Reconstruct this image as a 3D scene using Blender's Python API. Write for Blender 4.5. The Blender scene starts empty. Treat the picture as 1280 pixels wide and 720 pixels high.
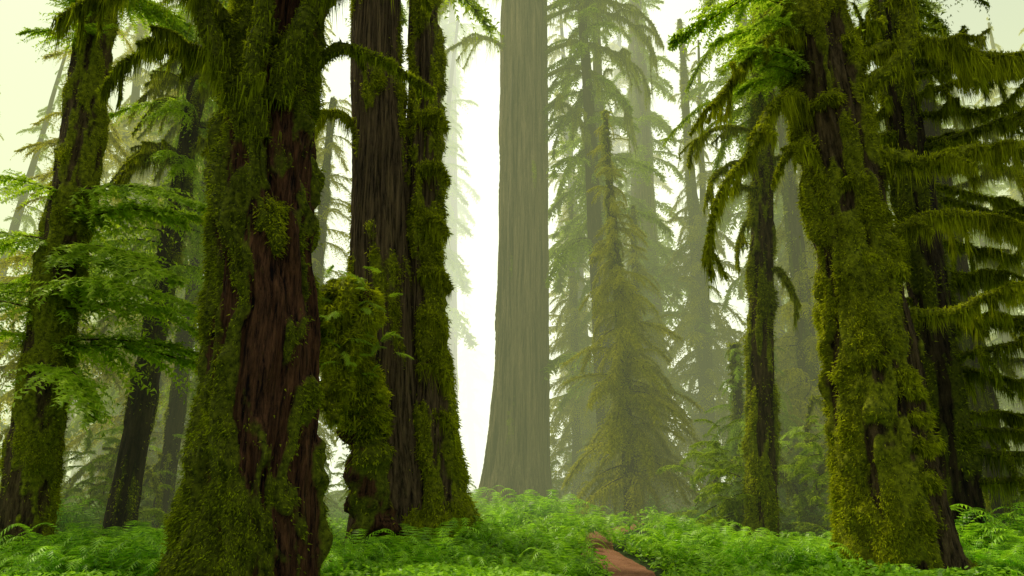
import bpy, math, numpy as np, time
from mathutils import Vector
rng=np.random.default_rng(7)
T0=time.time()
scene=bpy.context.scene
scene.view_settings.view_transform='Standard'
scene.view_settings.look='None'
scene.view_settings.exposure=0

# ------------------------------------------------------------ noise
def _h(ix,iy,iz):
    n=(ix*374761393+iy*668265263+iz*2147483647+ 1013904223)&0xFFFFFFFF
    n=((n^(n>>13))*1274126177)&0xFFFFFFFF
    n=((n^(n>>16))*2246822519)&0xFFFFFFFF
    return ((n^(n>>15))&0xFFFFFF)/float(0xFFFFFF)
def vn(x,y,z):
    x=np.asarray(x,float);y=np.asarray(y,float);z=np.asarray(z,float)
    x,y,z=np.broadcast_arrays(x,y,z)
    ix=np.floor(x).astype(np.int64);iy=np.floor(y).astype(np.int64);iz=np.floor(z).astype(np.int64)
    fx=x-ix;fy=y-iy;fz=z-iz
    fx=fx*fx*(3-2*fx);fy=fy*fy*(3-2*fy);fz=fz*fz*(3-2*fz)
    r=0
    for a in (0,1):
        for b in (0,1):
            for c in (0,1):
                r=r+_h(ix+a,iy+b,iz+c)*(fx if a else 1-fx)*(fy if b else 1-fy)*(fz if c else 1-fz)
    return r
def fbm(x,y,z,o=3):
    s=0;a=1;t=0
    for i in range(o):
        s=s+a*vn(x*2**i+i*17.3,y*2**i-i*9.1,z*2**i+i*5.7);t+=a;a*=0.5
    return s/t

# ------------------------------------------------------------ materials
def nt(m):
    m.use_nodes=True; n=m.node_tree; n.nodes.clear(); return n
def mat_bark(name,dark,light,moss1,moss2,scale=(9,9,0.7),rough=0.9,bump=0.9):
    m=bpy.data.materials.new(name); t=nt(m); N=t.nodes; L=t.links
    out=N.new('ShaderNodeOutputMaterial'); bs=N.new('ShaderNodeBsdfPrincipled')
    bs.inputs['Roughness'].default_value=rough
    bs.inputs['Specular IOR Level'].default_value=0.12
    tc=N.new('ShaderNodeTexCoord'); mp=N.new('ShaderNodeMapping'); mp.inputs['Scale'].default_value=scale
    L.new(tc.outputs['Object'],mp.inputs['Vector'])
    n1=N.new('ShaderNodeTexNoise'); n1.inputs['Scale'].default_value=1.3; n1.inputs['Detail'].default_value=9; n1.inputs['Roughness'].default_value=0.75
    L.new(mp.outputs[0],n1.inputs['Vector'])
    cr=N.new('ShaderNodeValToRGB'); cr.color_ramp.elements[0].position=0.40; cr.color_ramp.elements[1].position=0.66
    cr.color_ramp.elements[0].color=(*dark,1); cr.color_ramp.elements[1].color=(*light,1)
    L.new(n1.outputs['Fac'],cr.inputs[0])
    n2=N.new('ShaderNodeTexNoise'); n2.inputs['Scale'].default_value=14; n2.inputs['Detail'].default_value=6; n2.inputs['Roughness'].default_value=0.7
    L.new(tc.outputs['Object'],n2.inputs['Vector'])
    mr=N.new('ShaderNodeValToRGB'); mr.color_ramp.elements[0].position=0.35; mr.color_ramp.elements[1].position=0.7
    mr.color_ramp.elements[0].color=(*moss1,1); mr.color_ramp.elements[1].color=(*moss2,1)
    L.new(n2.outputs['Fac'],mr.inputs[0])
    at=N.new('ShaderNodeAttribute'); at.attribute_name='moss'
    n3=N.new('ShaderNodeTexNoise'); n3.inputs['Scale'].default_value=6; n3.inputs['Detail'].default_value=5
    L.new(tc.outputs['Object'],n3.inputs['Vector'])
    ad=N.new('ShaderNodeMath'); ad.operation='ADD'; L.new(at.outputs['Fac'],ad.inputs[0]); L.new(n3.outputs['Fac'],ad.inputs[1])
    rm=N.new('ShaderNodeMapRange'); rm.inputs['From Min'].default_value=0.70; rm.inputs['From Max'].default_value=1.0
    L.new(ad.outputs[0],rm.inputs['Value'])
    mx=N.new('ShaderNodeMix'); mx.data_type='RGBA'
    L.new(rm.outputs[0],mx.inputs['Factor']); L.new(cr.outputs[0],mx.inputs['A']); L.new(mr.outputs[0],mx.inputs['B'])
    L.new(mx.outputs['Result'],bs.inputs['Base Color'])
    bp=N.new('ShaderNodeBump'); bp.inputs['Strength'].default_value=bump; bp.inputs['Distance'].default_value=0.07
    a2=N.new('ShaderNodeMath'); a2.operation='MULTIPLY_ADD'; a2.inputs[1].default_value=0.6
    L.new(n2.outputs['Fac'],a2.inputs[0]); L.new(n1.outputs['Fac'],a2.inputs[2])
    L.new(a2.outputs[0],bp.inputs['Height']); L.new(bp.outputs[0],bs.inputs['Normal'])
    L.new(bs.outputs[0],out.inputs['Surface'])
    return m
def mat_leaf(name,c1,c2,trans=0.5,scale=0.8,gloss=0.0):
    m=bpy.data.materials.new(name); t=nt(m); N=t.nodes; L=t.links
    out=N.new('ShaderNodeOutputMaterial')
    d=N.new('ShaderNodeBsdfDiffuse'); tr=N.new('ShaderNodeBsdfTranslucent'); mx=N.new('ShaderNodeMixShader'); mx.inputs[0].default_value=trans
    g=N.new('ShaderNodeNewGeometry'); tc=N.new('ShaderNodeTexCoord')
    n=N.new('ShaderNodeTexNoise'); n.inputs['Scale'].default_value=scale; n.inputs['Detail'].default_value=3
    L.new(tc.outputs['Object'],n.inputs['Vector'])
    a=N.new('ShaderNodeMath'); a.operation='MULTIPLY_ADD'; a.inputs[1].default_value=0.6
    L.new(g.outputs['Random Per Island'],a.inputs[0]); L.new(n.outputs['Fac'],a.inputs[2])
    r=N.new('ShaderNodeMapRange'); r.inputs['From Min'].default_value=0.4; r.inputs['From Max'].default_value=1.15
    L.new(a.outputs[0],r.inputs['Value'])
    c=N.new('ShaderNodeMix'); c.data_type='RGBA'; c.inputs['A'].default_value=(*c1,1); c.inputs['B'].default_value=(*c2,1)
    L.new(r.outputs[0],c.inputs['Factor'])
    for s in (d,tr): L.new(c.outputs['Result'],s.inputs['Color'])
    L.new(d.outputs[0],mx.inputs[1]); L.new(tr.outputs[0],mx.inputs[2]); last=mx
    if gloss:
        gl=N.new('ShaderNodeBsdfGlossy'); gl.inputs['Roughness'].default_value=0.42; gl.inputs['Color'].default_value=(0.9,0.95,0.7,1)
        m2=N.new('ShaderNodeMixShader'); m2.inputs[0].default_value=gloss
        L.new(mx.outputs[0],m2.inputs[1]); L.new(gl.outputs[0],m2.inputs[2]); last=m2
    L.new(last.outputs[0],out.inputs['Surface'])
    return m
def mat_ground(name,c1,c2,c3,sc=1.5):
    m=bpy.data.materials.new(name); t=nt(m); N=t.nodes; L=t.links
    out=N.new('ShaderNodeOutputMaterial'); bs=N.new('ShaderNodeBsdfPrincipled'); bs.inputs['Roughness'].default_value=0.95
    bs.inputs['Specular IOR Level'].default_value=0.15
    tc=N.new('ShaderNodeTexCoord')
    n1=N.new('ShaderNodeTexNoise'); n1.inputs['Scale'].default_value=sc; n1.inputs['Detail'].default_value=8; n1.inputs['Roughness'].default_value=0.65
    n2=N.new('ShaderNodeTexNoise'); n2.inputs['Scale'].default_value=sc*16; n2.inputs['Detail'].default_value=6
    L.new(tc.outputs['Object'],n1.inputs['Vector']); L.new(tc.outputs['Object'],n2.inputs['Vector'])
    cr=N.new('ShaderNodeValToRGB'); e=cr.color_ramp.elements; e[0].position=0.35; e[0].color=(*c1,1); e[1].position=0.65; e[1].color=(*c3,1)
    k=e.new(0.5); k.color=(*c2,1)
    mm=N.new('ShaderNodeMath'); mm.operation='MULTIPLY_ADD'; mm.inputs[1].default_value=0.5
    mm2=N.new('ShaderNodeMath'); mm2.operation='MULTIPLY'; mm2.inputs[1].default_value=0.5
    L.new(n2.outputs['Fac'],mm2.inputs[0]); L.new(n1.outputs['Fac'],mm.inputs[0]); L.new(mm2.outputs[0],mm.inputs[2])
    L.new(mm.outputs[0],cr.inputs[0]); L.new(cr.outputs[0],bs.inputs['Base Color'])
    bp=N.new('ShaderNodeBump'); bp.inputs['Distance'].default_value=0.05; bp.inputs['Strength'].default_value=0.7
    L.new(n2.outputs['Fac'],bp.inputs['Height']); L.new(bp.outputs[0],bs.inputs['Normal'])
    L.new(bs.outputs[0],out.inputs['Surface'])
    return m
MOSSD=(0.05,0.065,0.004); MOSSL=(0.38,0.41,0.012)
M_red=mat_bark('red_bark',(0.006,0.003,0.002),(0.18,0.078,0.03),(0.03,0.038,0.003),(0.23,0.26,0.01),scale=(13,13,1.3))
M_grey=mat_bark('cedar_bark',(0.016,0.011,0.005),(0.24,0.16,0.07),MOSSD,MOSSL,scale=(13,13,0.45))
M_giant=mat_bark('fibrous_bark',(0.025,0.018,0.010),(0.34,0.24,0.14),MOSSD,MOSSL,scale=(5.5,5.5,0.2))
M_mossy=mat_bark('mossy_bark',(0.016,0.011,0.004),(0.17,0.115,0.042),MOSSD,MOSSL,scale=(9,9,1.8))
M_dark=mat_bark('dark_bark',(0.010,0.008,0.004),(0.085,0.06,0.026),(0.03,0.042,0.004),(0.18,0.20,0.01),scale=(8,8,1.5))
M_moss=mat_leaf('moss_tufts',(0.08,0.105,0.004),(0.62,0.66,0.014),0.5,2.2)
M_mossdark=mat_leaf('dark_moss_tufts',(0.035,0.052,0.003),(0.44,0.52,0.010),0.5,2.2)
M_needle=mat_leaf('hemlock_needles',(0.14,0.22,0.008),(0.52,0.66,0.025),0.55,0.7)
M_needley=mat_leaf('mossy_needles',(0.22,0.23,0.008),(0.72,0.68,0.03),0.55,0.7)
M_needled=mat_leaf('dark_needles',(0.05,0.08,0.006),(0.28,0.37,0.018),0.5,0.7)
M_bright=mat_leaf('fresh_needles',(0.18,0.30,0.010),(0.64,0.84,0.035),0.55,1.2,0.02)
M_fern=mat_leaf('fern_leaf',(0.08,0.24,0.005),(0.54,0.92,0.025),0.5,1.1,0.04)
M_cover=mat_leaf('groundcover_leaf',(0.08,0.22,0.005),(0.48,0.84,0.025),0.45,0.6,0.03)
M_ground=mat_ground('forest_floor',(0.02,0.018,0.01),(0.03,0.05,0.012),(0.06,0.10,0.015))
M_path=mat_ground('dirt_path',(0.15,0.065,0.028),(0.28,0.125,0.06),(0.40,0.20,0.11),2.5)

# ------------------------------------------------------------ mesh builder
class MB:
    def __init__(s): s.V=[];s.F=[];s.n=0;s.M=[]
    def add(s,V,F,mat,smooth=False,moss=None):
        V=np.asarray(V,float).reshape(-1,3);F=np.asarray(F,np.int64)
        s.V.append(V);s.F.append((F+s.n,mat,smooth));s.n+=len(V)
        s.M.append(np.zeros(len(V)) if moss is None else np.asarray(moss,float).ravel())
    def mesh(s,name,mats):
        me=bpy.data.meshes.new(name)
        V=np.concatenate(s.V)
        me.vertices.add(len(V)); me.vertices.foreach_set('co',V.astype(np.float32).ravel())
        li=np.concatenate([f.ravel() for f,_,_ in s.F])
        lt=np.concatenate([np.full(len(f),f.shape[1]) for f,_,_ in s.F])
        ls=np.concatenate([[0],np.cumsum(lt)[:-1]])
        mi=np.concatenate([np.full(len(f),m) for f,m,_ in s.F])
        sm=np.concatenate([np.full(len(f),q) for f,_,q in s.F])
        me.loops.add(len(li)); me.loops.foreach_set('vertex_index',li.astype(np.int32))
        me.polygons.add(len(lt)); me.polygons.foreach_set('loop_start',ls.astype(np.int32)); me.polygons.foreach_set('loop_total',lt.astype(np.int32))
        me.polygons.foreach_set('material_index',mi.astype(np.int32)); me.polygons.foreach_set('use_smooth',sm.astype(bool))
        for m in mats: me.materials.append(m)
        me.update(calc_edges=True)
        a=me.attributes.new('moss','FLOAT','POINT'); a.data.foreach_set('value',np.concatenate(s.M).astype(np.float32))
        return me
    def build(s,name,mats):
        o=bpy.data.objects.new(name,s.mesh(name,mats)); scene.collection.objects.link(o); return o

def gz(x,y):
    x=np.asarray(x,float);y=np.asarray(y,float)
    return 0.5*(fbm(x*0.13+3,y*0.13+7,0.5,2)-0.5)+0.35*np.exp(-((x+0.1)**2/5+(y-17.5)**2/9))+0.3*np.exp(-((x-4.6)**2/4+(y-19)**2/8))
def unit(v): return v/np.maximum(np.linalg.norm(v,axis=-1,keepdims=True),1e-9)

# ------------------------------------------------------------ trunks
def grid_faces(nr,nc):
    i=np.arange(nr-1)[:,None];j=np.arange(nc)[None,:]
    a=i*nc+j;b=i*nc+(j+1)%nc
    return np.stack([a,b,b+nc,a+nc],-1).reshape(-1,4)
def trunk(b,keys,mat=0,nth=160,dz=0.06,ridge=0.03,k=12,flare=0.0,fh=0.8,lobes=5,lump=0.06,mossf=None,seed=0,zs=0.22,twist=0.0,warp=0.25,mlump=0.09):
    keys=np.array(keys,float); z=np.arange(keys[0,2],keys[-1,2],dz)
    X=np.interp(z,keys[:,2],keys[:,0]);Y=np.interp(z,keys[:,2],keys[:,1]);R=np.interp(z,keys[:,2],keys[:,3])
    def sm(a,w=9):
        p=np.pad(a,(w,w),mode='reflect',reflect_type='odd'); kk=np.ones(2*w+1)/(2*w+1); return np.convolve(p,kk,'valid')
    if len(z)>60: X,Y,R=sm(X,20),sm(Y,20),sm(R,20)
    X=X+0.10*(vn(z*0.35+seed,1.1,2.2)-0.5)*np.clip(z,0,1); 
    th=np.linspace(0,2*math.pi,nth,endpoint=False)
    TH,Z=np.meshgrid(th,z)
    T2=TH+twist*Z+warp*(fbm(np.cos(TH)*1.4+seed,np.sin(TH)*1.4,Z*0.7,3)-0.5)*2
    c,sn=np.cos(T2),np.sin(T2)
    f=np.exp(-(Z-z[0])/fh)
    lob=0.5+0.5*np.cos(lobes*T2+seed+1.5*vn(c+seed,sn,0.1))
    rr=R[:,None]*(1+lump*2*(fbm(c*1.6+seed,sn*1.6,Z*0.35,2)-0.5)*2+flare*f*(0.45+0.9*lob))
    rd=1-np.abs(2*fbm(c*k+seed*3,sn*k,Z*zs+seed,2)-1)*2.2
    big=1-np.abs(2*vn(c*k*0.3+seed,sn*k*0.3+9,Z*zs*0.6)-1)
    rr=rr+ridge*rd+ridge*2.0*(big-0.5)
    rr=rr+0.012*(vn(c*30,sn*30,Z*14)-0.5)
    mo=np.zeros_like(rr) if mossf is None else mossf(c,sn,Z)
    rr=rr+mlump*np.clip(mo,0,1)*(0.3+1.4*fbm(c*5+4,sn*5,Z*4,2)**1.5)
    P=np.stack([X[:,None]+rr*np.cos(TH),Y[:,None]+rr*np.sin(TH),Z],-1)
    b.add(P,grid_faces(len(z),nth),mat,True,mo)
    Nn=np.stack([np.cos(TH),np.sin(TH),0*TH],-1)
    return P,Nn,mo,rr
def tufts(b,P,N,n,mat,lmin=0.03,lmax=0.08,down=0.6,w=0.18,mask=None,spread=0.03):
    P=P.reshape(-1,3);N=N.reshape(-1,3)
    if mask is not None:
        cl=0.12+2.2*vn(P[:,0]*3.1,P[:,1]*3.1,P[:,2]*2.3)**3
        p=np.clip(mask.ravel(),0,None)**1.5*cl+1e-9; idx=rng.choice(len(P),n,p=p/p.sum())
    else: idx=rng.integers(0,len(P),n)
    p=P[idx]+rng.normal(0,spread,(n,3)); nn=N[idx]
    L=rng.uniform(lmin,lmax,n)[:,None]
    d=unit(nn*rng.uniform(0.3,1,(n,1))+rng.normal(0,0.45,(n,3))+np.array([0,0,-down]))
    s=unit(np.cross(d,rng.normal(0,1,(n,3))))*L*w
    V=np.stack([p-s-nn*0.01,p+s-nn*0.01,p+d*L],1)
    b.add(V,np.arange(n*3).reshape(-1,3),mat)

def tube(b,path,rad,mat,seg=8,lump=0.15,seed=0,moss=0.0):
    path=np.asarray(path,float);n=len(path)
    t=unit(np.gradient(path,axis=0)); ref=np.array([0.13,0.21,1.0]); 
    if abs(t[:,2]).mean()>0.85: ref=np.array([1.0,0.2,0.1])
    u=unit(np.cross(t,ref)); v=np.cross(t,u)
    th=np.linspace(0,2*math.pi,seg,endpoint=False)
    r=np.asarray(rad)[:,None]*(1+lump*2*(vn(path[:,:1]*7+seed,np.cos(th)[None]*1.5+path[:,2:3]*7,np.sin(th)[None]*1.5)-0.5)*2)
    P=path[:,None]+r[...,None]*(u[:,None]*np.cos(th)[None,:,None]+v[:,None]*np.sin(th)[None,:,None])
    b.add(P,grid_faces(n,seg),mat,True,np.full(n*seg,moss))
    return P,unit(P-path[:,None])
def bez(pts,n=30):
    pts=np.array(pts,float); m=len(pts); s=np.linspace(0,m-1,n)
    P=np.vstack([2*pts[0]-pts[1],pts,2*pts[-1]-pts[-2]])
    i=np.clip(np.floor(s).astype(int),0,m-2); f=(s-i)[:,None]
    a,bb,c,d=P[i],P[i+1],P[i+2],P[i+3]
    return 0.5*((2*bb)+(-a+c)*f+(2*a-5*bb+4*c-d)*f**2+(-a+3*bb-3*c+d)*f**3)
def limb(b,pts,r0,r1,mbark,mmoss,n=30,hang=0.25,dens=260,fuzz=0.05,sub=0,sublen=0.8,jit=0.08):
    path=bez(pts,n); L=np.linalg.norm(np.diff(path,axis=0),axis=1).sum()
    path[1:]+=np.cumsum(rng.normal(0,jit*L/n,(n-1,3)),0)*0.6
    rad=np.linspace(r0,r1,n)
    P,N=tube(b,path,rad,mbark,9,0.22,rng.uniform(0,50),0.8)
    m=int(dens*L*4)
    tufts(b,P,N,m,mmoss,fuzz*0.5,fuzz*1.3,0.5,0.22,spread=0.012)
    k=int(dens*L*2.2)
    s=rng.uniform(0.03,1,k)*(n-1); i=np.clip(s.astype(int),0,n-2); f=(s-i)[:,None]
    p=path[i]*(1-f)+path[i+1]*f; 
    cl=vn(s*0.9+rng.uniform(0,99),0.5,0.5)**1.8*2.2
    ll=hang*rng.uniform(0.2,1.0,k)*cl+0.03
    q=p+rng.normal(0,1,(k,3))*rad[i][:,None]*0.6
    tip=q+np.stack([rng.normal(0,0.12,k)*ll,rng.normal(0,0.12,k)*ll,-ll],-1)
    sd=unit(np.stack([rng.normal(0,1,k),rng.normal(0,1,k),rng.normal(0,0.2,k)],-1))*rng.uniform(0.005,0.015,(k,1))
    b.add(np.stack([q-sd,q+sd,tip],1),np.arange(3*k).reshape(-1,3),mmoss)
    for j in range(sub):
        i=int(rng.uniform(0.2,0.98)*(n-2)); t=unit(path[i+1]-path[i])
        side=unit(np.cross(t,[0,0,1]))*rng.choice([-1,1])
        d=unit(t*rng.uniform(0.2,0.9)+side*rng.uniform(0.4,1)+np.array([0,0,rng.uniform(-0.6,0.3)]))
        l=sublen*rng.uniform(0.5,1.1)*(1-0.4*i/n)
        p0=path[i]; p1=p0+d*l*0.5; p2=p0+d*l+np.array([0,0,-0.28*l])
        limb(b,[p0,p1,p2],rad[i]*0.45,0.008,mbark,mmoss,10,hang*0.8,dens,fuzz*0.8,0)
    return path

# ------------------------------------------------------------ branch spray templates (x axis = outward)
def spray(ntw=26,nl=9,leaf=0.045,droop=0.35,hang=0.25,width=0.34,seed=0,lw=0.32):
    r=np.random.default_rng(seed); V=[]
    ax=lambda t:np.stack([t*(1-0.12*droop*t),0.03*np.sin(5*t+seed),0.10*t-droop*t**2.2],-1)
    ts=np.concatenate([np.linspace(0.08,1,ntw)+r.normal(0,0.01,ntw)]*2); sg=np.repeat([1,-1],ntw)
    for t,s in zip(ts,sg):
        t=min(max(t,0.05),1); o=ax(np.array(t)); prof=width*(min(1,t*4)**0.7)*(1.05-t)**0.65+0.04
        l=prof*r.uniform(0.5,1.2); ang=math.radians(r.uniform(38,72))*(1-0.55*t)
        d=np.array([math.cos(ang),s*math.sin(ang),r.normal(-0.05,0.16)])
        q=np.linspace(0.08,1,nl)[:,None]; h=hang*r.uniform(0.4,1.6)
        pts=o+d*q*l+np.array([0,0,-1])*h*l*q**1.8
        tw=unit(np.gradient(pts,axis=0))
        for side in (-1,1):
            sd=unit(np.cross(tw,[0,0,1.0])+r.normal(0,0.25,(nl,3)))*side
            ld=unit(sd*0.9+tw*0.6+r.normal(0,0.22,(nl,3))+np.array([0,0,-0.25*hang*2]))
            L=leaf*(1.15-0.5*q)*r.uniform(0.7,1.3,(nl,1))
            wv=unit(tw+r.normal(0,0.1,(nl,3)))*L*lw
            V.append(np.stack([pts-wv,pts+wv,pts+ld*L],1))
    V=np.concatenate(V).reshape(-1,3)
    n=9; t=np.linspace(0,1,n); A=ax(t); rad=0.012*(1.1-t)
    th=np.array([0,2.1,4.2]); AV=A[:,None]+rad[:,None,None]*np.stack([0*th,np.cos(th),np.sin(th)],-1)[None]
    return V,AV.reshape(-1,3),grid_faces(n,3)
SP_hi=[spray(32,13,0.042,0.30,0.4,0.38,s) for s in range(5)]
SP_dr=[spray(28,11,0.046,0.62,1.2,0.34,s+10) for s in range(5)]
SP_lo=[spray(16,7,0.085,0.50,0.9,0.32,s+20,0.3) for s in range(4)]
def rotm(az,el,roll):
    ca,sa=np.cos(az),np.sin(az); ce,se=np.cos(el),np.sin(el); cr,sr=np.cos(roll),np.sin(roll)
    n=len(az); x=np.stack([ca*ce,sa*ce,se],-1); y0=np.stack([-sa,ca,0*ca],-1); z0=np.cross(x,y0)
    y=y0*cr[:,None]+z0*sr[:,None]; z=np.cross(x,y)
    return np.stack([x,y,z],-1)
def put_sprays(b,tmpl,pos,az,el,L,mleaf,mwood,roll=None):
    n=len(pos); roll=rng.normal(0,0.3,n) if roll is None else roll
    which=rng.integers(0,len(tmpl),n); R=rotm(az,el,roll)*np.asarray(L)[:,None,None]
    R[:,:,1]*=rng.uniform(0.75,1.25,n)[:,None]
    for w in range(len(tmpl)):
        k=np.where(which==w)[0]
        if not len(k): continue
        V,AV,AF=tmpl[w]
        W=np.einsum('nij,vj->nvi',R[k],V)+pos[k][:,None]
        b.add(W,np.arange(len(V)*len(k)).reshape(-1,3),mleaf)
        W=np.einsum('nij,vj->nvi',R[k],AV)+pos[k][:,None]
        F=(AF[None]+(np.arange(len(k))*len(AV))[:,None,None]).reshape(-1,4)
        b.add(W,F,mwood,True)
def conifer_crown(b,x,y,xt,yt,z0,z1,n,L0,L1,tmpl,mleaf,mwood,el=0.05,azr=None,elj=0.15):
    u=np.sort(rng.uniform(0,1,n)); z=z0+(z1-z0)*u
    az=rng.uniform(0,2*math.pi,n) if azr is None else rng.uniform(azr[0],azr[1],n)
    f=(z/z1)
    pos=np.stack([x+(xt-x)*f,y+(yt-y)*f,z],-1)
    L=(L0+(L1-L0)*u)*rng.uniform(0.5,1.1,n)
    put_sprays(b,tmpl,pos,az,np.full(n,el)+rng.normal(0,elj,n),L,mleaf,mwood)

def mossmask(th0,amt,seed=0,zs=1.2,th=0.5):
    def f(c,s,Z):
        n=fbm(c*2.2+seed,s*2.2+seed,Z*zs,3)
        dirf=c*math.cos(th0)+s*math.sin(th0)
        return np.clip((n-th)*4+dirf*amt,0,1)
    return f

# ============================================================ near trees
b=MB()
P,N,mo,rr=trunk(b,[(-9.0,14,-0.4,0.45),(-9.05,14,2,0.40),(-9.2,14,10,0.36),(-9.35,14,20,0.2)],nth=110,dz=0.07,ridge=0.012,k=9,zs=1.5,mossf=mossmask(0,0.3,3,1.5,0.38),seed=3)
tufts(b,P,N,70000,1,0.02,0.06,0.5,0.2,mask=mo+0.1)
conifer_crown(b,-9.1,14,-9.3,14,10.5,19,24,2.6,1.2,SP_hi,2,0,0.0)
n=12; z=np.linspace(3.7,7.0,n)+rng.normal(0,.12,n)
put_sprays(b,SP_hi,np.stack([-9.05-0.015*z,np.full(n,13.8),z],-1),rng.uniform(-0.75,0.35,n),rng.normal(0.02,0.1,n),rng.uniform(2.2,3.9,n),2,0,rng.normal(0,0.15,n))
put_sprays(b,SP_hi,np.stack([np.full(8,-9.1),np.full(8,13.8),rng.uniform(4,8,8)],-1),rng.uniform(2.6,4.2,8),rng.normal(0.02,0.1,8),rng.uniform(1.5,2.5,8),2,0)
b.build('mossy_spruce_tree',[M_mossy,M_moss,M_bright])

# big dark mossy cedar, left of centre
b=MB()
def mm(c,s,Z):
    n=fbm(c*3.0+11,s*3.0,Z*1.2,3)
    return np.clip((n-0.46)*7+(-c)*0.7+0.05+np.clip((2.8-Z),0,1)*0.45+np.clip((Z-5.4)/1.5,0,1)*0.9,0,1)
P,N,mo,rr=trunk(b,[(-3.42,10,-0.4,0.80),(-3.45,10,1,0.72),(-3.5,10,3.5,0.62),(-3.62,10,6,0.56),(-3.68,10,8,0.55),(-3.7,10,9.5,0.66),(-3.7,10,16,0.4)],
   nth=300,dz=0.035,ridge=0.065,k=9,flare=0.15,fh=0.7,lobes=5,lump=0.14,mossf=mm,seed=1,zs=0.7,twist=0.03,warp=0.4,mlump=0.13)
tufts(b,P,N,180000,1,0.02,0.06,0.7,0.2,mask=mo+0.01)
for (x,y,z,r,hz) in [(-3.3,9.36,4.9,0.15,0.5),(-3.95,9.5,6.9,0.22,0.6),(-3.3,9.45,7.4,0.22,0.7)]:
    pth=bez([(x,y+0.25,z-hz),(x,y+.05,z-hz*0.3),(x,y,z+hz*0.4),(x,y+0.25,z+hz*0.7)],16)
    rad=r*np.sin(np.linspace(0.35,math.pi-0.5,16))
    P,N=tube(b,pth,rad,0,20,0.4,x*9,1.0); tufts(b,P,N,3500,2,0.02,0.07,0.6,0.2)
def lm(pts,r0,r1,**k): return limb(b,pts,r0,r1,0,1,**k)
lm([(-3.2,9.8,7.3),(-2.7,9.6,7.75),(-2.1,9.5,7.6),(-1.5,9.5,7.25),(-1.15,9.5,7.0)],0.10,0.03,hang=0.18,sub=4,sublen=0.5)
lm([(-4.1,9.8,7.9),(-4.6,9.5,8.5),(-5.2,9.3,8.75),(-6.0,9.2,8.5),(-6.6,9.2,8.0)],0.17,0.04,hang=0.6,sub=8,sublen=0.9)
lm([(-4.1,9.8,7.2),(-4.5,9.5,7.6),(-5.0,9.4,7.7),(-5.6,9.3,7.4),(-5.9,9.3,6.9)],0.10,0.03,hang=0.5,sub=7,sublen=0.8)
lm([(-3.9,9.6,6.6),(-4.25,9.3,7.4),(-4.6,9.2,8.4),(-4.7,9.1,9.4)],0.16,0.09,hang=0.4,sub=3)
lm([(-3.4,9.4,6.8),(-3.15,9.2,7.5),(-2.9,9.2,8.4),(-2.8,9.2,9.4)],0.16,0.09,hang=0.35,sub=3)
lm([(-3.6,9.4,6.2),(-3.7,9.15,7.0),(-3.6,9.1,8.0),(-3.7,9.0,9.2)],0.15,0.10,hang=0.3,sub=2)
lm([(-3.1,9.7,8.6),(-2.4,9.4,9.0),(-1.6,9.3,9.0),(-1.0,9.2,8.7)],0.12,0.03,hang=0.5,sub=5)
b.build('mossy_cedar_tree',[M_red,M_mossdark,M_moss])

# twin-stem western cedar
b=MB()
def m3(c,s,Z): 
    n=fbm(c*2+5,s*2+2,Z*0.7,3); return np.clip((n-0.61)*5+c*0.5*np.clip((2.5-Z)/2,0,1)+np.clip((1.0-Z),0,1)*0.2,0,1)
P,N,mo,rr=trunk(b,[(-2.2,15,-0.4,0.95),(-2.3,15,1,0.78),(-2.55,15,3,0.66),(-2.85,15,6,0.61),(-3.2,15,11,0.52),(-3.4,15,20,0.4)],
   nth=260,dz=0.05,ridge=0.035,k=12,flare=0.3,fh=0.9,lobes=4,lump=0.06,mossf=m3,seed=21,zs=0.22,warp=0.15)
tufts(b,P,N,26000,1,0.03,0.09,0.6,0.2,mask=mo)
def m3b(c,s,Z):
    n=fbm(c*2+15,s*2+2,Z*0.9,3); return np.clip((n-0.40)*6+c*0.6+np.clip((1.6-Z),0,1)*0.5,0,1)
P,N,mo,rr=trunk(b,[(-1.45,15.1,-0.4,0.62),(-1.6,15.1,0.7,0.5),(-1.75,15.1,3,0.40),(-1.93,15.2,6,0.33),(-2.12,15.3,11,0.27),(-2.3,15.3,19,0.15)],
   nth=150,dz=0.06,ridge=0.05,k=6,flare=0.9,fh=0.75,lobes=4,lump=0.2,mossf=m3b,seed=5.5,zs=0.3,mlump=0.13)
tufts(b,P,N,80000,1,0.03,0.10,0.7,0.2,mask=mo+0.02)
for z,dx in [(2.6,0.35),(3.6,0.25),(4.6,0.2),(5.6,0.3),(6.8,0.25),(8.0,0.3),(9.3,0.3)]:
    x0=-1.75-0.04*z
    lm([(x0,14.8,z+0.1),(x0+dx+0.15,14.7,z+0.12),(x0+dx+0.35,14.7,z-0.25)],0.12,0.05,n=12,hang=0.5,fuzz=0.09)
for pts,r in [([(-1.5,14.7,0.9),(-1.05,14.4,0.35),(-0.55,14.2,0.08),(-0.1,14.0,-0.05)],0.26),([(-1.4,14.6,0.7),(-1.2,14.1,0.25),(-0.95,13.7,0.0)],0.24),([(-2.5,14.5,0.6),(-2.6,14.0,0.2),(-2.8,13.5,-0.02)],0.25),([(-1.9,14.4,0.8),(-1.85,14.0,0.3),(-1.8,13.6,0.0)],0.22)]:
    lm(pts,r,0.08,n=16,hang=0.12,fuzz=0.08,dens=700)
path=bez([(-2.45,14.2,-0.3),(-2.62,13.9,1.2),(-2.78,13.6,2.6),(-3.0,13.2,3.6),(-3.05,12.9,4.3),(-3.1,12.8,5.0)],60)
rad=np.interp(np.linspace(0,1,60),[0,0.3,0.6,0.8,0.93,1],[0.5,0.38,0.46,0.66,0.5,0.2])
P,N=tube(b,path,rad,4,60,0.24,4,0.0)
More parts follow.
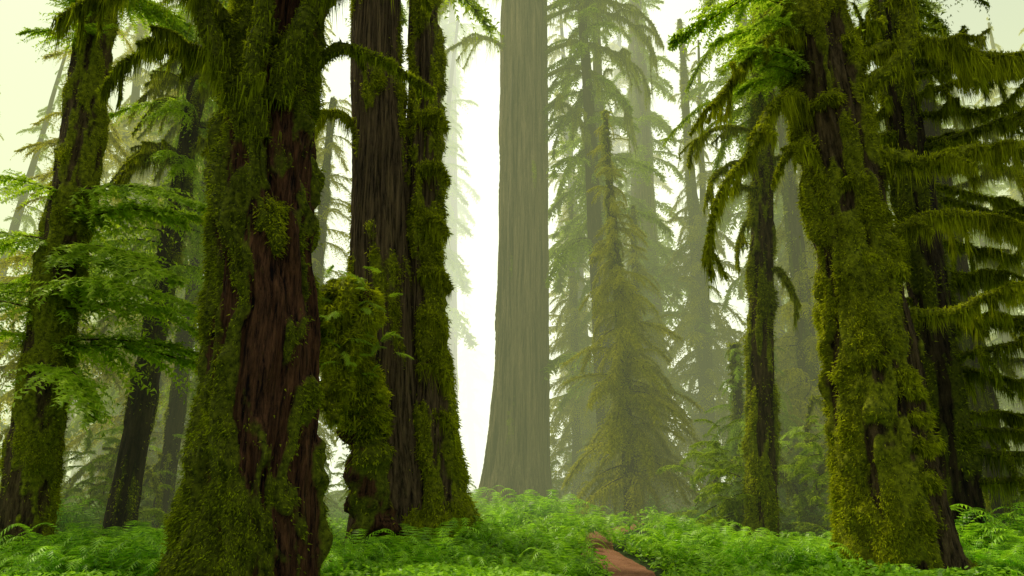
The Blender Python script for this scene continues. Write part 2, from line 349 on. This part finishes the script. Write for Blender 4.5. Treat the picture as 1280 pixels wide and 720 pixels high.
h=P[...,2]; b.M[-1]=np.clip((fbm(P[...,0]*2,P[...,1]*2,P[...,2]*1.2,3)-0.5)*4+np.clip((h-2.2)/1.2,0,1),0,1).ravel()
tufts(b,P,N,46000,1,0.04,0.12,0.6,0.2,mask=np.clip((h-1.6)/1.5,0,1)+0.05)
for s in range(8):
    x0=-2.95+rng.uniform(-.25,.35)
    lm([(x0,12.7,4.7-s*0.27),(x0+rng.uniform(-.2,.2),12.35,4.75-s*0.27),(x0+rng.uniform(-.3,.4),12.15,4.3-s*0.27)],0.22,0.08,n=10,hang=0.35,fuzz=0.1)
k=60
put_sprays(b,SP_hi,np.stack([rng.normal(-2.9,0.3,k),rng.normal(12.4,0.15,k),rng.uniform(3.3,5.1,k)],-1),rng.uniform(-3.3,0.3,k),rng.normal(-0.05,0.4,k),rng.uniform(0.2,0.42,k),2,0)
lm([(-3.4,14.9,9),(-3.9,14.6,9.4),(-4.6,14.5,9.1)],0.1,0.03,hang=0.5,sub=3)
conifer_crown(b,-2.3,15,-3.3,15,13.5,19,16,3.0,2,SP_dr,3,0,0.0)
b.build('twin_cedar_tree',[M_grey,M_moss,M_bright,M_needle,M_red])

# central giant
b=MB()
P,N,mo,rr=trunk(b,[(0.0,29,-0.5,1.45),(0.1,29,0.6,1.25),(0.28,29,3,1.08),(0.42,29,8,0.98),(0.6,29,23,0.95),(0.7,29,38,0.6)],nth=260,dz=0.1,ridge=0.07,k=10,flare=0.32,fh=1.0,lobes=6,lump=0.04,mossf=mossmask(3.1,0.1,8,0.3,0.74),seed=12,zs=0.12,warp=0.14)
for z,a,l in [(21.5,0.05,4.5),(20,2.9,3.5),(22.5,2.7,4),(22,0.3,5),(24,1,4),(25,3.3,4),(18.6,0.1,3.4),(19.8,-0.3,4.4),(17,0.2,2.0)]:
    p0=np.array([0.6+0.8*math.cos(a),29-0.4,z]); d=np.array([math.cos(a),-0.3,0.0])
    pts=[p0,p0+d*l*0.35+[0,0,0.3],p0+d*l*0.7+[0,0,-0.4],p0+d*l*0.95+[0,0,-1.5],p0+d*l*1.05+[0,0,-2.8]]
    limb(b,pts,0.10,0.02,0,1,hang=1.1,dens=45,fuzz=0.09,sub=16,sublen=2.2)
conifer_crown(b,0.4,29,0.7,29,27,37,40,5,3,SP_lo,2,0,0.0)
b.build('giant_redwood_tree',[M_giant,M_moss,M_needle])

# right giant
b=MB()
def m8(c,s,Z):
    n=fbm(c*3.0+31,s*3.0,Z*1.2,3); return np.clip((n-0.485)*7+(-c)*0.9+0.05,0,1)
P,N,mo,rr=trunk(b,[(5.62,11,-0.4,0.70),(5.62,11,1,0.62),(5.58,11,3,0.56),(5.46,11,6,0.52),(5.25,11,9.5,0.47),(5.0,11,18,0.35)],
   nth=240,dz=0.045,ridge=0.055,k=8,flare=0.08,fh=0.8,lobes=5,lump=0.09,mossf=m8,seed=33,zs=0.7,twist=-0.04,warp=0.35,mlump=0.14)
tufts(b,P,N,130000,1,0.02,0.06,0.6,0.2,mask=mo+0.02)
for i in range(20):
    z=rng.uniform(0.6,8.5); a=rng.uniform(-2.9,-0.4); r=0.60-0.015*z
    x,y=5.62-0.035*z+r*math.cos(a),11+r*math.sin(a)
    pth=bez([(x-0.22*math.sin(-a),y+0.05,z),(x,y-0.08,z+0.08),(x+0.22*math.sin(-a),y+0.05,z-0.03)],12)
    P,N=tube(b,pth,0.11*np.sin(np.linspace(0.3,2.85,12))*rng.uniform(0.6,1.2),0,12,0.3,i,1.0); tufts(b,P,N,2200,1,0.03,0.10,1.0,0.14)
def lmz(pts,r0,r1,**k): return limb(b,pts,r0,r1,0,2,**k)
lmz([(5.0,10.8,7.3),(4.6,10.6,7.6),(4.2,10.5,7.3),(3.75,10.4,6.5),(3.3,10.4,6.0),(3.0,10.4,5.3),(2.95,10.4,4.6)],0.08,0.02,n=40,hang=0.45,sub=8,sublen=0.7)
lmz([(5.0,10.8,8.6),(4.6,10.5,8.7),(4.0,10.4,8.3),(3.5,10.4,7.6),(3.2,10.3,7.2)],0.08,0.02,hang=0.4,sub=8,sublen=0.8)
lmz([(5.0,10.8,6.2),(4.7,10.5,6.6),(4.35,10.4,6.5),(4.1,10.4,6.1)],0.06,0.02,hang=0.3,sub=3,sublen=0.5)
lmz([(5.8,10.7,6.6),(6.5,10.5,6.35),(7.2,10.3,6.45),(8.0,10.3,6.55),(9.0,10.3,6.5)],0.14,0.07,n=36,hang=0.5,sub=9,sublen=0.9)
lmz([(5.6,10.7,7.6),(6.2,10.4,8.0),(6.45,10.3,8.6),(6.4,10.2,9.4)],0.14,0.09,hang=0.3,sub=4)
lmz([(5.7,10.7,8.3),(6.8,10.5,8.5),(7.8,10.5,8.2),(8.8,10.4,8.3)],0.11,0.05,hang=0.6,sub=8)
lmz([(5.9,10.8,5.2),(6.6,10.6,5.5),(7.4,10.5,5.4),(8.4,10.4,5.1)],0.09,0.03,hang=0.5,sub=7)
lmz([(6.0,10.9,4.0),(6.8,10.8,4.0),(7.5,10.7,4.3),(8.4,10.6,4.2)],0.08,0.03,hang=0.4,sub=6)
conifer_crown(b,5.5,11,5.2,11,10.2,17,18,2.6,2.0,SP_hi,3,0,-0.1,azr=(0.3,3.1))
n=9; put_sprays(b,SP_hi,np.stack([np.full(n,5.0),np.full(n,10.9),rng.uniform(8.0,9.6,n)],-1),rng.uniform(2.6,3.9,n),rng.normal(-0.1,0.15,n),rng.uniform(0.9,1.9,n),3,0)
b.build('mossy_fir_tree',[M_mossy,M_moss,M_moss,M_bright])

# dark spruces behind it, covered in moss-draped boughs
for (x,y,xt,h,nl,seed,l0,l1,mt) in [(7.95,13.4,8.1,17,34,41,1.4,3.2,M_mossdark),(10.6,16.5,10.3,19,22,47,1.6,3.4,M_moss)]:
    b=MB()
    P,N,mo,rr=trunk(b,[(x+0.05,y,-0.4,0.42),(x,y,2,0.34),(x+(xt-x)*0.6,y,10,0.26),(xt,y,h,0.1)],nth=80,dz=0.08,ridge=0.02,k=6,mossf=mossmask(3,0.3,seed,1,0.45),seed=seed)
    tufts(b,P,N,16000,1,0.03,0.08,0.6,0.2,mask=mo+0.05)
    for i in range(nl):
        z=1.3+i*(h-7)/nl+rng.uniform(-.2,.2); a=rng.uniform(-1.2,0.5) if i%3 else rng.uniform(2.6,3.6)
        l=rng.uniform(l0,l1)*(1 if i%3 else 0.5); d=np.array([math.cos(a),math.sin(a)*0.8,0])
        p0=np.array([x+(xt-x)*z/h,y,z]); s1=rng.uniform(-.45,.2); s2=rng.uniform(-.7,.6)
        limb(b,[p0,p0+d*l*0.4+[0,0,s1*.5],p0+d*l*0.75+[0,0,s1],p0+d*l+[0,0,s2]],0.07,0.02,0,1,n=22,hang=0.5,dens=160,fuzz=0.06,sub=7,sublen=0.8)
    conifer_crown(b,x,y,xt,y,9.0,h*0.97,12,2.4,1.6,SP_dr,2,0,-0.05,azr=(-1,2))
    b.build('moss_draped_spruce_tree',[M_dark,mt,M_needled])

# slim mossy trunk right of centre
b=MB()
P,N,mo,rr=trunk(b,[(5.3,16,-0.4,0.29),(5.35,16,1,0.25),(5.7,16,5,0.22),(6.15,16,10,0.21),(6.6,16,17,0.1)],nth=70,dz=0.07,ridge=0.015,k=6,zs=1,mossf=mossmask(3,0.4,51,1.3,0.4),seed=51)
tufts(b,P,N,36000,1,0.03,0.08,0.6,0.2,mask=mo+0.1)
for z,l,a in [(8.6,1.6,3.3),(8.0,1.4,3.0),(7.2,0.8,2.9),(9.5,2,3.2),(6.0,0.6,0.2),(8.8,1.6,0.2)]:
    p0=np.array([5.3+0.085*z,15.9,z]); d=np.array([math.cos(a),-0.2,0])
    limb(b,[p0,p0+d*l*0.5+[0,0,0.1],p0+d*l*0.9+[0,0,-0.4],p0+d*l+[0,0,-1.0]],0.06,0.02,0,1,n=22,hang=0.4,dens=150,sub=5,sublen=0.7)
conifer_crown(b,5.3,16,6.5,16,10,16,24,2.4,1.6,SP_dr,2,0,0)
b.build('slender_hemlock_tree',[M_mossy,M_moss,M_needle])

# left slim dark leaning hemlocks
for q_,(x,y,xt,r,tm,n,z0,L0,mt) in enumerate([(-8.3,16,-7.6,0.27,SP_dr,54,5.6,3.0,M_bright),(-8.6,18.5,-8.3,0.18,SP_dr,60,3.0,2.4,M_needle),(-12.5,19,-12.3,0.3,SP_dr,60,3,3,M_needley),(-7.0,24,-6.6,0.2,SP_dr,80,1.5,2.6,M_needley),(-11.2,22,-10.6,0.22,SP_dr,80,1.5,2.6,M_needley)]):
    b=MB()
    P,N,mo,rr=trunk(b,[(x,y,-0.4,r*1.2),(x,y,1,r),(x+(xt-x)*0.5,y,7,r*0.8),(xt,y,15,r*0.35)],nth=60,dz=0.09,ridge=0.012,k=6,mossf=mossmask(0,0.2,x,1,0.5),seed=-x)
    tufts(b,P,N,12000,1,0.03,0.08,0.6,0.2,mask=mo+0.05)
    conifer_crown(b,x,y,xt,y,z0,15,n,L0,1.0,tm,2,0,0.05)
    if q_<2:
        for i in range(14):
            z=rng.uniform(6.5-q_*2.5,11.5); a=rng.uniform(-1.0,0.5) if i%2 else rng.uniform(2.6,4.1); l=rng.uniform(1.2,2.6)
            d=np.array([math.cos(a),math.sin(a),0]); p0=np.array([x+(xt-x)*z/15,y,z])
            limb(b,[p0,p0+d*l*0.35+[0,0,0.35],p0+d*l*0.7+[0,0,0.1],p0+d*l+[0,0,-0.7]],0.05,0.015,0,1,n=20,hang=0.5,dens=130,fuzz=0.06,sub=7,sublen=0.8)
    b.build('hemlock_tree',[M_dark,M_moss if q_<2 else M_mossdark,mt])

for (x,y,xt,r,h,z0,n,L0,mt,mb) in [
  (-3.9,45,-4.4,0.58,40,30,30,5,M_needle,M_grey),(-5.6,50,-5.9,0.45,38,16,60,5,M_needle,M_dark),
  (6.7,35,6.9,0.72,34,6,120,5.0,M_needle,M_grey),(3.7,23,3.3,0.17,14,1.2,190,2.5,M_needley,M_dark),
  (4.9,27,4.8,0.15,12,1.0,150,2.6,M_needley,M_dark),(2.9,33,2.9,0.18,15,1.0,130,2.8,M_needley,M_dark),
  (6.3,20,6.3,0.10,5.2,0.6,90,1.9,M_bright,M_dark),(7.8,22,7.8,0.10,6.0,0.6,80,1.9,M_needle,M_dark),(10,24,9.8,0.3,20,2,120,3.2,M_needley,M_dark),
  (12.5,28,12.2,0.4,24,2,120,3.8,M_needley,M_dark),(8.6,32,8.5,0.3,24,2,110,3.5,M_needley,M_dark),
  (-9.5,30,-9.2,0.4,26,3,120,4,M_needley,M_dark),(-14,27,-13.8,0.4,24,3,120,3.8,M_needle,M_dark),(-17,34,-17,0.5,28,3,120,4.4,M_needle,M_dark),(17,33,17,0.5,28,3,120,4.4,M_needley,M_dark)]:
    b=MB()
    P,N,mo,rr=trunk(b,[(x,y,-0.5,r*1.25),(x,y,1,r),(x+(xt-x)*0.5,y,h*0.5,r*0.8),(xt,y,h,r*0.12)],nth=60,dz=0.2,ridge=0.02,k=6,flare=0.25,mossf=mossmask(3,0.2,x,0.6,0.5),seed=abs(x),zs=0.1)
    tufts(b,P,N,5000,1,0.05,0.16,0.6,0.2,mask=mo+0.05)
    conifer_crown(b,x,y,xt,y,z0,h*0.99,n,L0,0.5,SP_dr if L0<3.6 else SP_lo,2,0,-0.12,elj=0.28)
    b.build('conifer_tree',[mb,M_moss,mt])

# arching mossy vine maples in the understory
for cx,cy in [(7.2,18.5),(8.8,20.5),(10.5,20),(-9.6,18.5),(-7.2,20),(9.8,17.5)]:
    b=MB()
    for j in range(5):
        a=rng.uniform(0,6.28); l=rng.uniform(1.0,2.4); h=rng.uniform(1.6,3.6); g=float(gz(cx,cy))
        d=np.array([math.cos(a),math.sin(a)*0.6,0]); p0=np.array([cx,cy,g-0.05])
        limb(b,[p0,p0+d*l*0.15+[0,0,h*0.5],p0+d*l*0.5+[0,0,h*0.95],p0+d*l+[0,0,h*0.75],p0+d*l*1.3+[0,0,h*0.4]],0.05,0.015,0,1,n=26,hang=0.22,dens=130,fuzz=0.07,sub=5,sublen=0.8)
    m=26; put_sprays(b,SP_hi,np.stack([cx+rng.normal(0,.8,m),cy+rng.normal(0,.5,m),g+rng.uniform(0.8,3,m)],-1),rng.uniform(0,6.28,m),rng.normal(0,0.3,m),rng.uniform(0.4,0.9,m),2,0)
    b.build('vine_maple_shrub',[M_dark,M_moss,M_bright])

# distant forest : shared meshes under one parent
par=bpy.data.objects.new('distant_forest',None); scene.collection.objects.link(par)
vars_=[]
for v in range(6):
    b=MB(); h=30
    trunk(b,[(0,0,-1,0.5),(0,0,1,0.42),(rng.normal(0,.4),0,h,0.05)],nth=20,dz=0.5,ridge=0.02,k=4,seed=v)
    z0=[2.5,5,9,13,3,7][v]
    conifer_crown(b,0,0,0,0,z0,h*0.99,int(100-z0*1.5),4.2,0.6,SP_lo,1,0,-0.05,elj=0.25)
    vars_.append(b.mesh('distant_conifer',[M_dark,M_needley if v%2 else M_needle]))
pts=[]
tries=0
while len(pts)<125 and tries<9000:
    tries+=1
    y=rng.uniform(27,100); x=rng.uniform(-0.85,0.85)*(y+6)
    if abs(x+1.2)<3.2+0.03*y and y<80: continue
    if any((x-a)**2+(y-c)**2<2.3**2 for a,c in pts): continue
    pts.append((x,y))
for i,(x,y) in enumerate(pts):
    o=bpy.data.objects.new('conifer_%03d'%i,vars_[rng.integers(0,6)]); scene.collection.objects.link(o); o.parent=par
    s=rng.uniform(0.55,1.25); o.location=(x,y,float(gz(x,y))-0.1); o.scale=(s*rng.uniform(.8,1.1),s,s); o.rotation_euler=(rng.normal(0,.03),rng.normal(0,.04),rng.uniform(0,6.28))

# ============================================================ ground
def axis(a,b_,fine,far):
    m=np.arange(a,b_+1e-6,fine); g=np.geomspace(1,far,26)[1:]
    return np.concatenate([(a-g)[::-1],m,b_+g])
xs=axis(-30,30,0.3,400); ys=axis(-6,50,0.3,400)
Xg,Yg=np.meshgrid(xs,ys); Zg=gz(Xg,Yg)
b=MB(); nr,nc=Xg.shape; i=np.arange(nr-1)[:,None];j=np.arange(nc-1)[None]; a=i*nc+j
b.add(np.stack([Xg,Yg,Zg],-1),np.stack([a,a+1,a+nc+1,a+nc],-1).reshape(-1,4),0,True)
b.build('ground',[M_ground])
pc=bez([(0.6,-4),(0.9,2),(1.35,7),(1.8,11),(1.9,13.0),(1.7,14.8),(1.9,17),(3.2,20),(5.2,26),(5.0,34)],160)
tt=unit(np.gradient(pc[:,:2],axis=0)); nn=np.stack([-tt[:,1],tt[:,0]],-1)
w=0.38+0.16*(vn(np.arange(160)*0.35,0.5,0.5)-0.5)
q=np.linspace(-1,1,7)
PX=pc[:,None,0]+nn[:,None,0]*w[:,None]*q; PY=pc[:,None,1]+nn[:,None,1]*w[:,None]*q
b=MB(); i=np.arange(159)[:,None];j=np.arange(6)[None]; a=i*7+j
b.add(np.stack([PX,PY,gz(PX,PY)+0.02+0.015*(1-q**2)[None]],-1),np.stack([a,a+1,a+8,a+7],-1).reshape(-1,4),0,True)
b.build('dirt_path',[M_path])
def pathdist(x,y):
    return np.sqrt(((x[:,None]-pc[None,:,0])**2+(y[:,None]-pc[None,:,1])**2).min(1))

def fern(seed,nf=13,nl=18):
    r=np.random.default_rng(seed); V=[]
    for k in range(nf):
        az=2*math.pi*k/nf+r.normal(0,.25); L=r.uniform(0.7,1.15); up=r.uniform(1.1,2.2)
        t=np.linspace(0.12,1,nl)[:,None]; d=np.array([math.cos(az),math.sin(az),0])
        p=d*t*L*0.8+np.array([0,0,1])*L*(up*t-up*0.75*t**2.1)
        tg=unit(np.gradient(p,axis=0)); sd=unit(np.cross(tg,[0,0,1.0]))
        w=0.13*L*np.sin(np.pi*np.clip(t*0.93+0.07,0,1))**0.7+0.01
        for s in (-1,1):
            tip=p+sd*s*w+tg*0.05*L-np.array([0,0,0.03*L]); wd=tg*0.018*L
            V.append(np.stack([p-wd,p+wd,tip+wd*0.3],1))
    return np.concatenate(V).reshape(-1,3)
FT=[fern(s) for s in range(8)]
def place_t(b,T,x,y,sc,mat,zoff=0.0):
    n=len(x); wh=rng.integers(0,len(T),n); az=rng.uniform(0,6.28,n); z=gz(x,y)+zoff
    c,s=np.cos(az)*sc,np.sin(az)*sc
    for w in range(len(T)):
        k=np.where(wh==w)[0]; V=T[w]
        W=np.stack([V[None,:,0]*c[k,None]-V[None,:,1]*s[k,None]+x[k,None],V[None,:,0]*s[k,None]+V[None,:,1]*c[k,None]+y[k,None],V[None,:,2]*sc[k,None]*1.0+z[k,None]],-1)
        b.add(W,np.arange(len(k)*len(V)).reshape(-1,3),mat)
n=2900; y=11+34*rng.uniform(0,1,n)**1.5; x=rng.uniform(-0.75,0.75,n)*(y+2)
ok=(pathdist(x,y)>np.where(y>14.6,0.15,0.85))&(vn(x*0.45,y*0.45,3.3)>0.36); x,y=x[ok],y[ok]
b=MB(); place_t(b,FT,x,y,(0.16+1.1*vn(x*0.7+9,y*0.7,1.1)**1.3)*rng.uniform(0.65,1.3,len(x)),0)
n=500; y=rng.uniform(2,11,n); x=rng.uniform(-8,8,n); ok=(pathdist(x,y)>0.8)&(x**2+y**2>9); place_t(b,FT,x[ok],y[ok],rng.uniform(0.3,0.5,ok.sum()),0)
b.build('fern_undergrowth',[M_fern])
n=230000; y=9+36*rng.uniform(0,1,n)**1.6; x=rng.uniform(-0.75,0.75,n)*(y+2)
ok=(pathdist(x,y)>0.34+0.14*rng.uniform(0,1,n)); x,y=x[ok],y[ok]; n=len(x)
hh=0.04+0.5*rng.uniform(0,1,n)*vn(x*0.9,y*0.9,1.0)
p=np.stack([x,y,gz(x,y)+hh],-1); s1=unit(rng.normal(0,1,(n,3))*[1,1,0.35]); s2=unit(np.cross(s1,unit(rng.normal(0,0.4,(n,3))+[0,0,1])))
s=rng.uniform(0.018,0.05,(n,1))*(1+y[:,None]/40)
b=MB(); b.add(np.stack([p-s1*s,p-s2*s*0.6,p+s1*s,p+s2*s*0.6],1),np.arange(4*n).reshape(-1,4),0)
b.build('ground_cover_plants',[M_cover])
b=MB()
for i in range(230):
    y=rng.uniform(15.5,42); x=rng.uniform(-0.75,0.75)*(y+2)
    if pathdist(np.array([x]),np.array([y]))[0]<1.4: continue
    if abs(x)<2.3+0.05*y and y<30: continue
    h=rng.uniform(0.8,2.8); m=int(8+h*7); g=float(gz(x,y))
    zz=rng.uniform(0.1,h,m)
    put_sprays(b,SP_lo,np.stack([x+rng.normal(0,.25,m),y+rng.normal(0,.25,m),g+zz],-1),rng.uniform(0,6.28,m),rng.normal(0.25,0.3,m),rng.uniform(0.5,1.1,m)*(1.25-zz/h*0.7),0,1)
b.build('understory_shrubs',[M_needle,M_dark])

# ============================================================ mist, light, camera
def glowing_mist(name,mesh,loc,scale,sig,rad):
    if mesh=='box': bpy.ops.mesh.primitive_cube_add(size=2,location=loc)
    else: bpy.ops.mesh.primitive_uv_sphere_add(segments=64,ring_count=32,radius=1,location=loc)
    o=bpy.context.object; o.name=name; o.scale=scale
    m=bpy.data.materials.new(name+'_volume'); t=nt(m); out=t.nodes.new('ShaderNodeOutputMaterial')
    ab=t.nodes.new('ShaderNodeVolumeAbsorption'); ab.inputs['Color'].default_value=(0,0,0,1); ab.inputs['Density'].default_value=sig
    em=t.nodes.new('ShaderNodeEmission'); em.inputs['Color'].default_value=(*rad,1); em.inputs['Strength'].default_value=sig  # emission stands in for daylight scattered inside the mist
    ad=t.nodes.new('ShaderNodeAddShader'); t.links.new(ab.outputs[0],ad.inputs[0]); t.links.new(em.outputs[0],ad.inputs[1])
    t.links.new(ad.outputs[0],out.inputs['Volume']); o.data.materials.append(m); return o
glowing_mist('glowing_mist','box',(0,95,20),(170,80,22),0.0115,(0.84,0.93,0.42))
glowing_mist('glowing_mist_bank','ball',(-2,82,24),(34,50,56),0.035,(1.55,1.58,1.40))  # self-lit haze, bright emission makes the pale glow at centre
glowing_mist('glowing_mist_bank','ball',(-40,64,24),(36,30,50),0.018,(1.10,1.18,0.88))  # dimmer self-lit haze, emission brightens the far left
glowing_mist('added_sky_glow','box',(0,40,62),(260,220,18),0.007,(1.3,1.34,1.02))  # glowing layer added overhead to give the trees soft ambient light

el,azr=math.radians(62),math.radians(-50)
w=bpy.data.worlds.new('World'); scene.world=w; w.use_nodes=True; t=w.node_tree; bg=t.nodes['Background']
sk=t.nodes.new('ShaderNodeTexSky'); sk.sky_type='NISHITA'; sk.sun_disc=False; sk.sun_elevation=el; sk.sun_rotation=azr
sk.dust_density=4.0; sk.ozone_density=0.3
t.links.new(sk.outputs[0],bg.inputs[0]); bg.inputs[1].default_value=0.13
ld=bpy.data.lights.new('sun','SUN'); ld.energy=5; ld.angle=math.radians(3); ld.color=(1,0.93,0.72)
lo=bpy.data.objects.new('sun',ld); scene.collection.objects.link(lo)
S=Vector((math.sin(azr)*math.cos(el),math.cos(azr)*math.cos(el),math.sin(el)))
lo.rotation_euler=S.to_track_quat('Z','Y').to_euler()
cd=bpy.data.cameras.new('camera'); cd.lens=25.3; cd.sensor_width=36; cd.clip_end=1000; cd.clip_start=0.05
co=bpy.data.objects.new('camera',cd); scene.collection.objects.link(co); co.location=(0,0,1.6); co.rotation_euler=(math.radians(104.4),0,0); scene.camera=co
print('BUILD',time.time()-T0, sum(len(o.data.polygons) for o in scene.objects if o.type=='MESH'))
